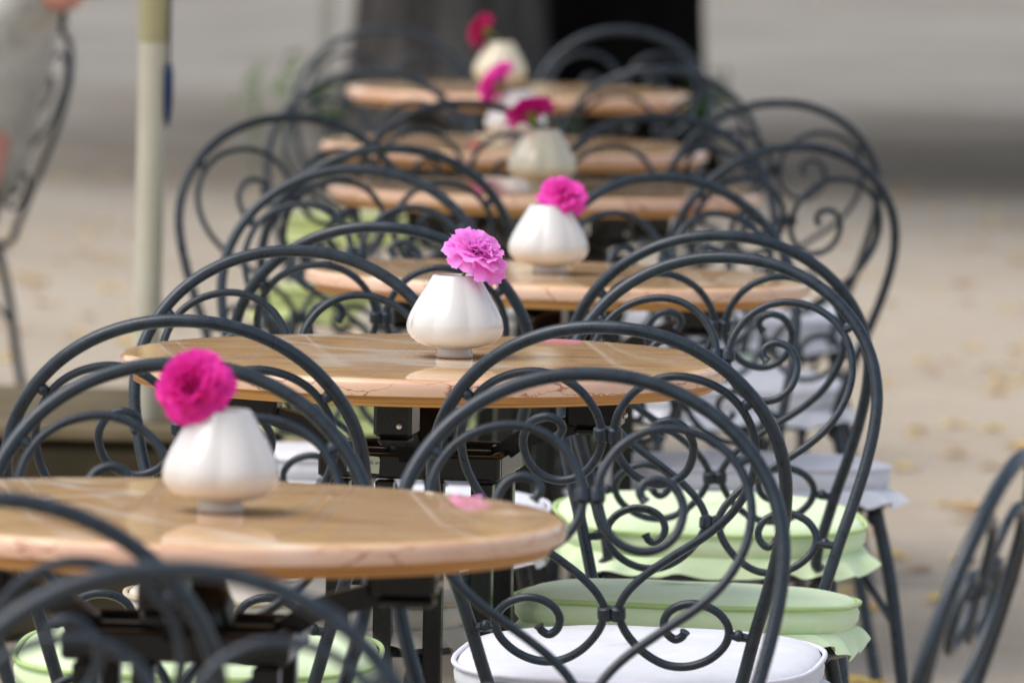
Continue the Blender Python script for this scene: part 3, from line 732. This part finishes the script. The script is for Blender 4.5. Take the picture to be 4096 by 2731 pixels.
b = MB(); b.tube([(.0265, -.01, 1.75), (.0265, -.01, .93)], .003, 6); b.obj('cord', m_simple('grey_cord', (.08, .08, .08), (.14, .14, .14), 30, .8), root)
b = MB(); b.lathe([(.002, -.065), (.006, -.045), (.0078, -.02), (.0078, .02), (.005, .036), (.002, .04)], 12, (.0265, -.01, .895)); b.obj('toggle', m_simple('blue_plastic', (.003, .016, .07), (.005, .025, .10), 20, .35), root)
BASE = m_simple('dark_timber', (.035, .027, .012), (.058, .044, .020), 7, .8, .3, .5, .01)
LID = m_simple('pale_timber_lid', (.13, .10, .055), (.20, .16, .095), 5, .85, .3, .5, .01)  # lid lighter than the crate sides, close to the ground colour
bx = empty('wooden_box', (-.90, 14.35, 0)); tag(bx, 'low dark brown wooden box the parasol pole stands in', 'box')
b = MB(); b.box((0, 0, .165), (.42, .42, .165), 0, .02); b.obj('crate', BASE, bx)
b = MB()
for i in range(5): b.box((0, -.344+.172*i, .342), (.425, .083, .011), 0, .004)
b.obj('lid', LID, bx)

# ------------------------------------------------------------------ people
def skin_obj(name, verts, edges, radii, m, parent, root=0, sub=2):
    me = bpy.data.meshes.new(name); me.from_pydata(verts, edges, []); o = bpy.data.objects.new(name, me); COL.objects.link(o)
    o.modifiers.new('s', 'SKIN'); ss = o.modifiers.new('u', 'SUBSURF'); ss.levels = sub; ss.render_levels = sub
    for i, r in enumerate(radii):
        sv = me.skin_vertices[0].data[i]; sv.radius = r if isinstance(r, tuple) else (r, r); sv.use_root = (i == root)
    dg = bpy.context.evaluated_depsgraph_get(); nm = bpy.data.meshes.new_from_object(o.evaluated_get(dg)); bpy.data.objects.remove(o)
    nm.name = name; nm.materials.clear(); nm.materials.append(m); nm.polygons.foreach_set('use_smooth', [True]*len(nm.polygons))
    n = mobj(name, nm, parent); return n
SKIN = m_simple('skin', (.50, .22, .17), (.56, .27, .21), 12, .5, .4, .05)
def chain(J, names):
    E = []; idx = {n: i for i, n in enumerate(J)}
    for c in names: E += [(idx[c[i]], idx[c[i+1]]) for i in range(len(c)-1)]
    return [J[n][0] for n in J], E, [J[n][1] for n in J]
def fingers(J, side, wrist, d, up, lat):
    # five fingers rooted inside the palm
    ch = []; wv, dv, uv, lv = Vector(wrist), Vector(d).normalized(), Vector(up).normalized(), Vector(lat).normalized()
    J['palm'+side] = (tuple(wv+dv*.05), (.024, .014)); ch.append(('wrist'+side, 'palm'+side))
    for i, (off, L) in enumerate(((-.027, .068), (-.009, .078), (.009, .073), (.027, .058))):
        a = wv+dv*.085+lv*off; p1 = a+dv*L*.5-uv*.008; p2 = a+dv*L*.85-uv*.028
        for q, p in enumerate((a, p1, p2)): J['f%d%d%s' % (i, q, side)] = (tuple(p), (.0095, .0095) if q < 2 else (.0075, .0075))
        ch.append(('palm'+side, 'f%d0%s' % (i, side), 'f%d1%s' % (i, side), 'f%d2%s' % (i, side)))
    t0 = wv+dv*.035-lv*.03; t1 = t0+dv*.032-lv*.018; 
    J['t0'+side] = (tuple(t0), (.011, .011)); J['t1'+side] = (tuple(t1), (.009, .009)); ch.append(('palm'+side, 't0'+side, 't1'+side))
    return ch
def face(parent, c, hair):
    h = MB(); h.ball((c[0], c[1]-.018, c[2]+.028), .107, (.92, 1.0, .98), 20, 14); h.obj('hair', hair, parent)
    e = MB()
    for s in (-1, 1): e.ball((c[0]+s*.031, c[1]+.082, c[2]+.004), .011, n=10, m=8)
    e.obj('eyes', m_simple('eye', (.1, .08, .07), (.6, .6, .6), 60, .2), parent)
    mth = MB(); mth.ball((c[0], c[1]+.083, c[2]-.058), .02, (1.1, .3, .3)); mth.obj('mouth', m_simple('lips', (.35, .12, .1), (.4, .15, .12), 20, .5), parent)
def person(loc, rz, seated, shirt, trousers, shoes, hair, label, arm):
    root = empty('person', loc, rz); tag(root, label, 'person')
    J = {}
    if seated:
        hip = .49; J['pelvis'] = ((0, 0, hip+.03), (.115, .09)); fy = .44
        legs = {s: [(s*.1, .03, hip), (s*.12, .44, hip+.02), (s*.13, .42, .11)] for s in (-1, 1)}
        lean = -.10
    else:
        hip = .90; J['pelvis'] = ((0, 0, hip+.03), (.15, .105))
        legs = {-1: [(-.09, 0, hip), (-.1, .17, .50), (-.1, .12, .10)], 1: [(.09, 0, hip), (.1, -.02, .48), (.1, -.26, .13)]}
        lean = .02
    h = hip
    J['waist'] = ((0, lean*.3, h+.18), (.135, .095)); J['chest'] = ((0, lean*.8, h+.38), (.165, .11)); J['neck'] = ((0, lean, h+.53), (.055, .055))
    J['head'] = ((0, lean+.02, h+.62), (.075, .085)); J['crown_'] = ((0, lean+.02, h+.72), (.075, .088))
    C = [('pelvis', 'waist', 'chest', 'neck', 'head', 'crown_')]
    J['nose'] = ((0, lean+.115, h+.655), (.013, .016)); C.append(('head', 'nose'))
    for s, n in ((-1, 'L'), (1, 'R')):
        J['ear'+n] = ((s*.082, lean+.01, h+.66), (.012, .02)); C.append(('head', 'ear'+n))
        J['sh'+n] = ((s*.175, lean*.9, h+.46), (.055, .055)); C.append(('chest', 'sh'+n))
        el, wr, dd, uu, ll = arm[n]
        J['el'+n] = (el, (.042, .042)); J['wrist'+n] = (wr, (.026, .022)); C.append(('sh'+n, 'el'+n, 'wrist'+n)); C += fingers(J, n, wr, dd, uu, ll)
        a, k_, an = legs[s]; J['hip'+n] = (a, (.068, .068)); J['knee'+n] = (k_, (.056, .056)); J['ank'+n] = (an, (.036, .04)); J['toe'+n] = ((an[0], an[1]+.15, an[2]-.065), (.035, .022))
        C.append(('pelvis', 'hip'+n, 'knee'+n, 'ank'+n, 'toe'+n))
    v, e, r = chain(J, C); skin_obj('body', v, e, r, SKIN, root)
    def cloth(name, keys, cs, grow, m):
        JJ = {k2: (J[k2][0], tuple(x+grow for x in J[k2][1])) for k2 in keys}; JJ.update({k2: (JJ[k2][0], (.099, .099)) for k2 in JJ if k2[:3] == 'hip'}); v, e, r = chain(JJ, cs); return skin_obj(name, v, e, r, m, root)
    J['slvL'] = (tuple(Vector(J['shL'][0]).lerp(Vector(J['elL'][0]), .7)), (.048, .048)); J['slvR'] = (tuple(Vector(J['shR'][0]).lerp(Vector(J['elR'][0]), .98)), (.048, .048))
    J['tailL'] = ((-.08, -.02, hip-.02), (.13, .12)); J['tailR'] = ((.08, -.02, hip-.02), (.13, .12))
    cloth('shirt', ['pelvis', 'waist', 'chest', 'shL', 'shR', 'slvL', 'slvR', 'tailL', 'tailR'], [('pelvis', 'tailL'), ('pelvis', 'tailR'), ('pelvis', 'waist', 'chest', 'shL', 'slvL'), ('chest', 'shR', 'slvR')], .03, shirt)
    J['pelvis'] = (J['pelvis'][0], (.10, .08)); cloth('trousers', ['pelvis', 'hipL', 'kneeL', 'ankL', 'hipR', 'kneeR', 'ankR'], [('pelvis', 'hipL', 'kneeL', 'ankL'), ('pelvis', 'hipR', 'kneeR', 'ankR')], .014, trousers)
    for n in 'LR':
        b = MB(); t = J['toe'+n][0]; b.ball((t[0], t[1]-.05, t[2]+.012), .05, (.85, 2.6, .95), 16, 10); b.obj('shoe', shoes, root)
    face(root, (0, lean+.02, h+.67), hair)
    return root
SHIRT = m_cloth('pale_grey_striped_shirt', (.50, .49, .45), (.34, .33, .30)); NAVY = m_cloth('navy_cloth', (.012, .018, .05), (.02, .025, .06)); DARK = m_cloth('black_trousers', (.012, .012, .014), (.02, .02, .022))
HAIR = m_simple('brown_hair', (.05, .03, .02), (.09, .06, .035), 60, .6); SHOE = m_simple('navy_shoe', (.008, .012, .03), (.015, .02, .045), 20, .5)
rzS = R(113)
# the right arm (local +x) hangs over the chair back
person((-1.155, 17.93, 0), rzS, True, SHIRT, DARK, DARK, HAIR, 'person in a pale grey shirt sitting at the far left, mostly outside the photo', 
       {'R': ((.30, .05, .72), (.16, .26, .62), (-.3, 1, -.2), (0, 0, 1), (1, 0, 0)), 'L': ((-.27, -.15, .93), (-.075, -.205, .925), (1, -.05, -.08), (0, 0, 1), (0, 1, 0))})
b = MB(); b.box((0, 0, 0), (.034, .03, .022), .4, .008); b.box((.0, -.032, .002), (.016, .006, .014), .4, .004)
o = b.obj('camera_pouch', m_simple('black_leather', (.006, .006, .008), (.015, .015, .02), 50, .5)); o.location = (-.972, 17.98, .873); tag(o, 'small black pouch under the hand of the sitting person, on top of the chair back', 'pouch')
person((-2.19, 48.9, 0), R(95), False, NAVY, NAVY, SHOE, HAIR, 'walking person far away at the upper left, only a navy shoe showing in the photo',
       {'L': ((-.24, -.12, 1.1), (-.24, .05, .9), (0, .3, -1), (-1, 0, 0), (0, 1, 0)), 'R': ((.24, .1, 1.1), (.24, .22, .92), (0, .4, -1), (1, 0, 0), (0, 1, 0))})

# ------------------------------------------------------------------ fallen leaves
LY = m_leaf('yellow_fallen_leaf', (.72, .47, .06), (.78, .55, .12), .1, 20); LO = m_leaf('orange_fallen_leaf', (.50, .29, .12), (.56, .36, .19), .1, 20)
def leaf_mesh(m, seed):
    rnd = random.Random(seed); b = MB(); n = 14; V = [(0, 0, .006)]
    for i in range(n):
        a = 2*PI*i/n; r = .030*(1+.22*math.cos(5*a)+rnd.uniform(-.08, .08)); V.append((r*math.cos(a)*1.2, r*math.sin(a), .004+.012*abs(math.sin(a*1.5+seed))*rnd.uniform(.6, 1)))
    F = [(0, 1+i, 1+(i+1) % n) for i in range(n)]; b.add(V, F)
    b.tube([(-.03, 0, .005), (-.06, .004, .003)], .0012, 5)
    return b.mesh('fallen_leaf', m)
LM = [leaf_mesh(LY, 1), leaf_mesh(LY, 2), leaf_mesh(LO, 3), leaf_mesh(LO, 4)]
rnd = random.Random(5)
def leafat(x, y, k):
    o = mobj('fallen_leaf', LM[k]); s = rnd.uniform(.5, .95); o.location = (x, y, .001); o.scale = (s, s, s); o.rotation_euler = (0, 0, rnd.uniform(0, 6.28))
    if k < 2: tag(o, 'yellow leaf fallen on the tan sandy ground', 'leaf', 'yellow fallen leaves')
    else: tag(o, 'rusty orange leaf fallen on the tan sandy ground', 'leaf', 'orange fallen leaves')
for _ in range(270):
    side = rnd.random()
    if side < .5: y = rnd.uniform(16.8, 29); x = -rnd.uniform(.28, 1.05)*y/17
    else: y = rnd.uniform(13.6, 30); x = rnd.uniform(.50, 1.02)*y/17
    if rnd.random() < ((y-20)/18): continue
    leafat(x, y, 0 if rnd.random() < .25 else (1 if rnd.random() < .3 else rnd.choice((2, 3))))
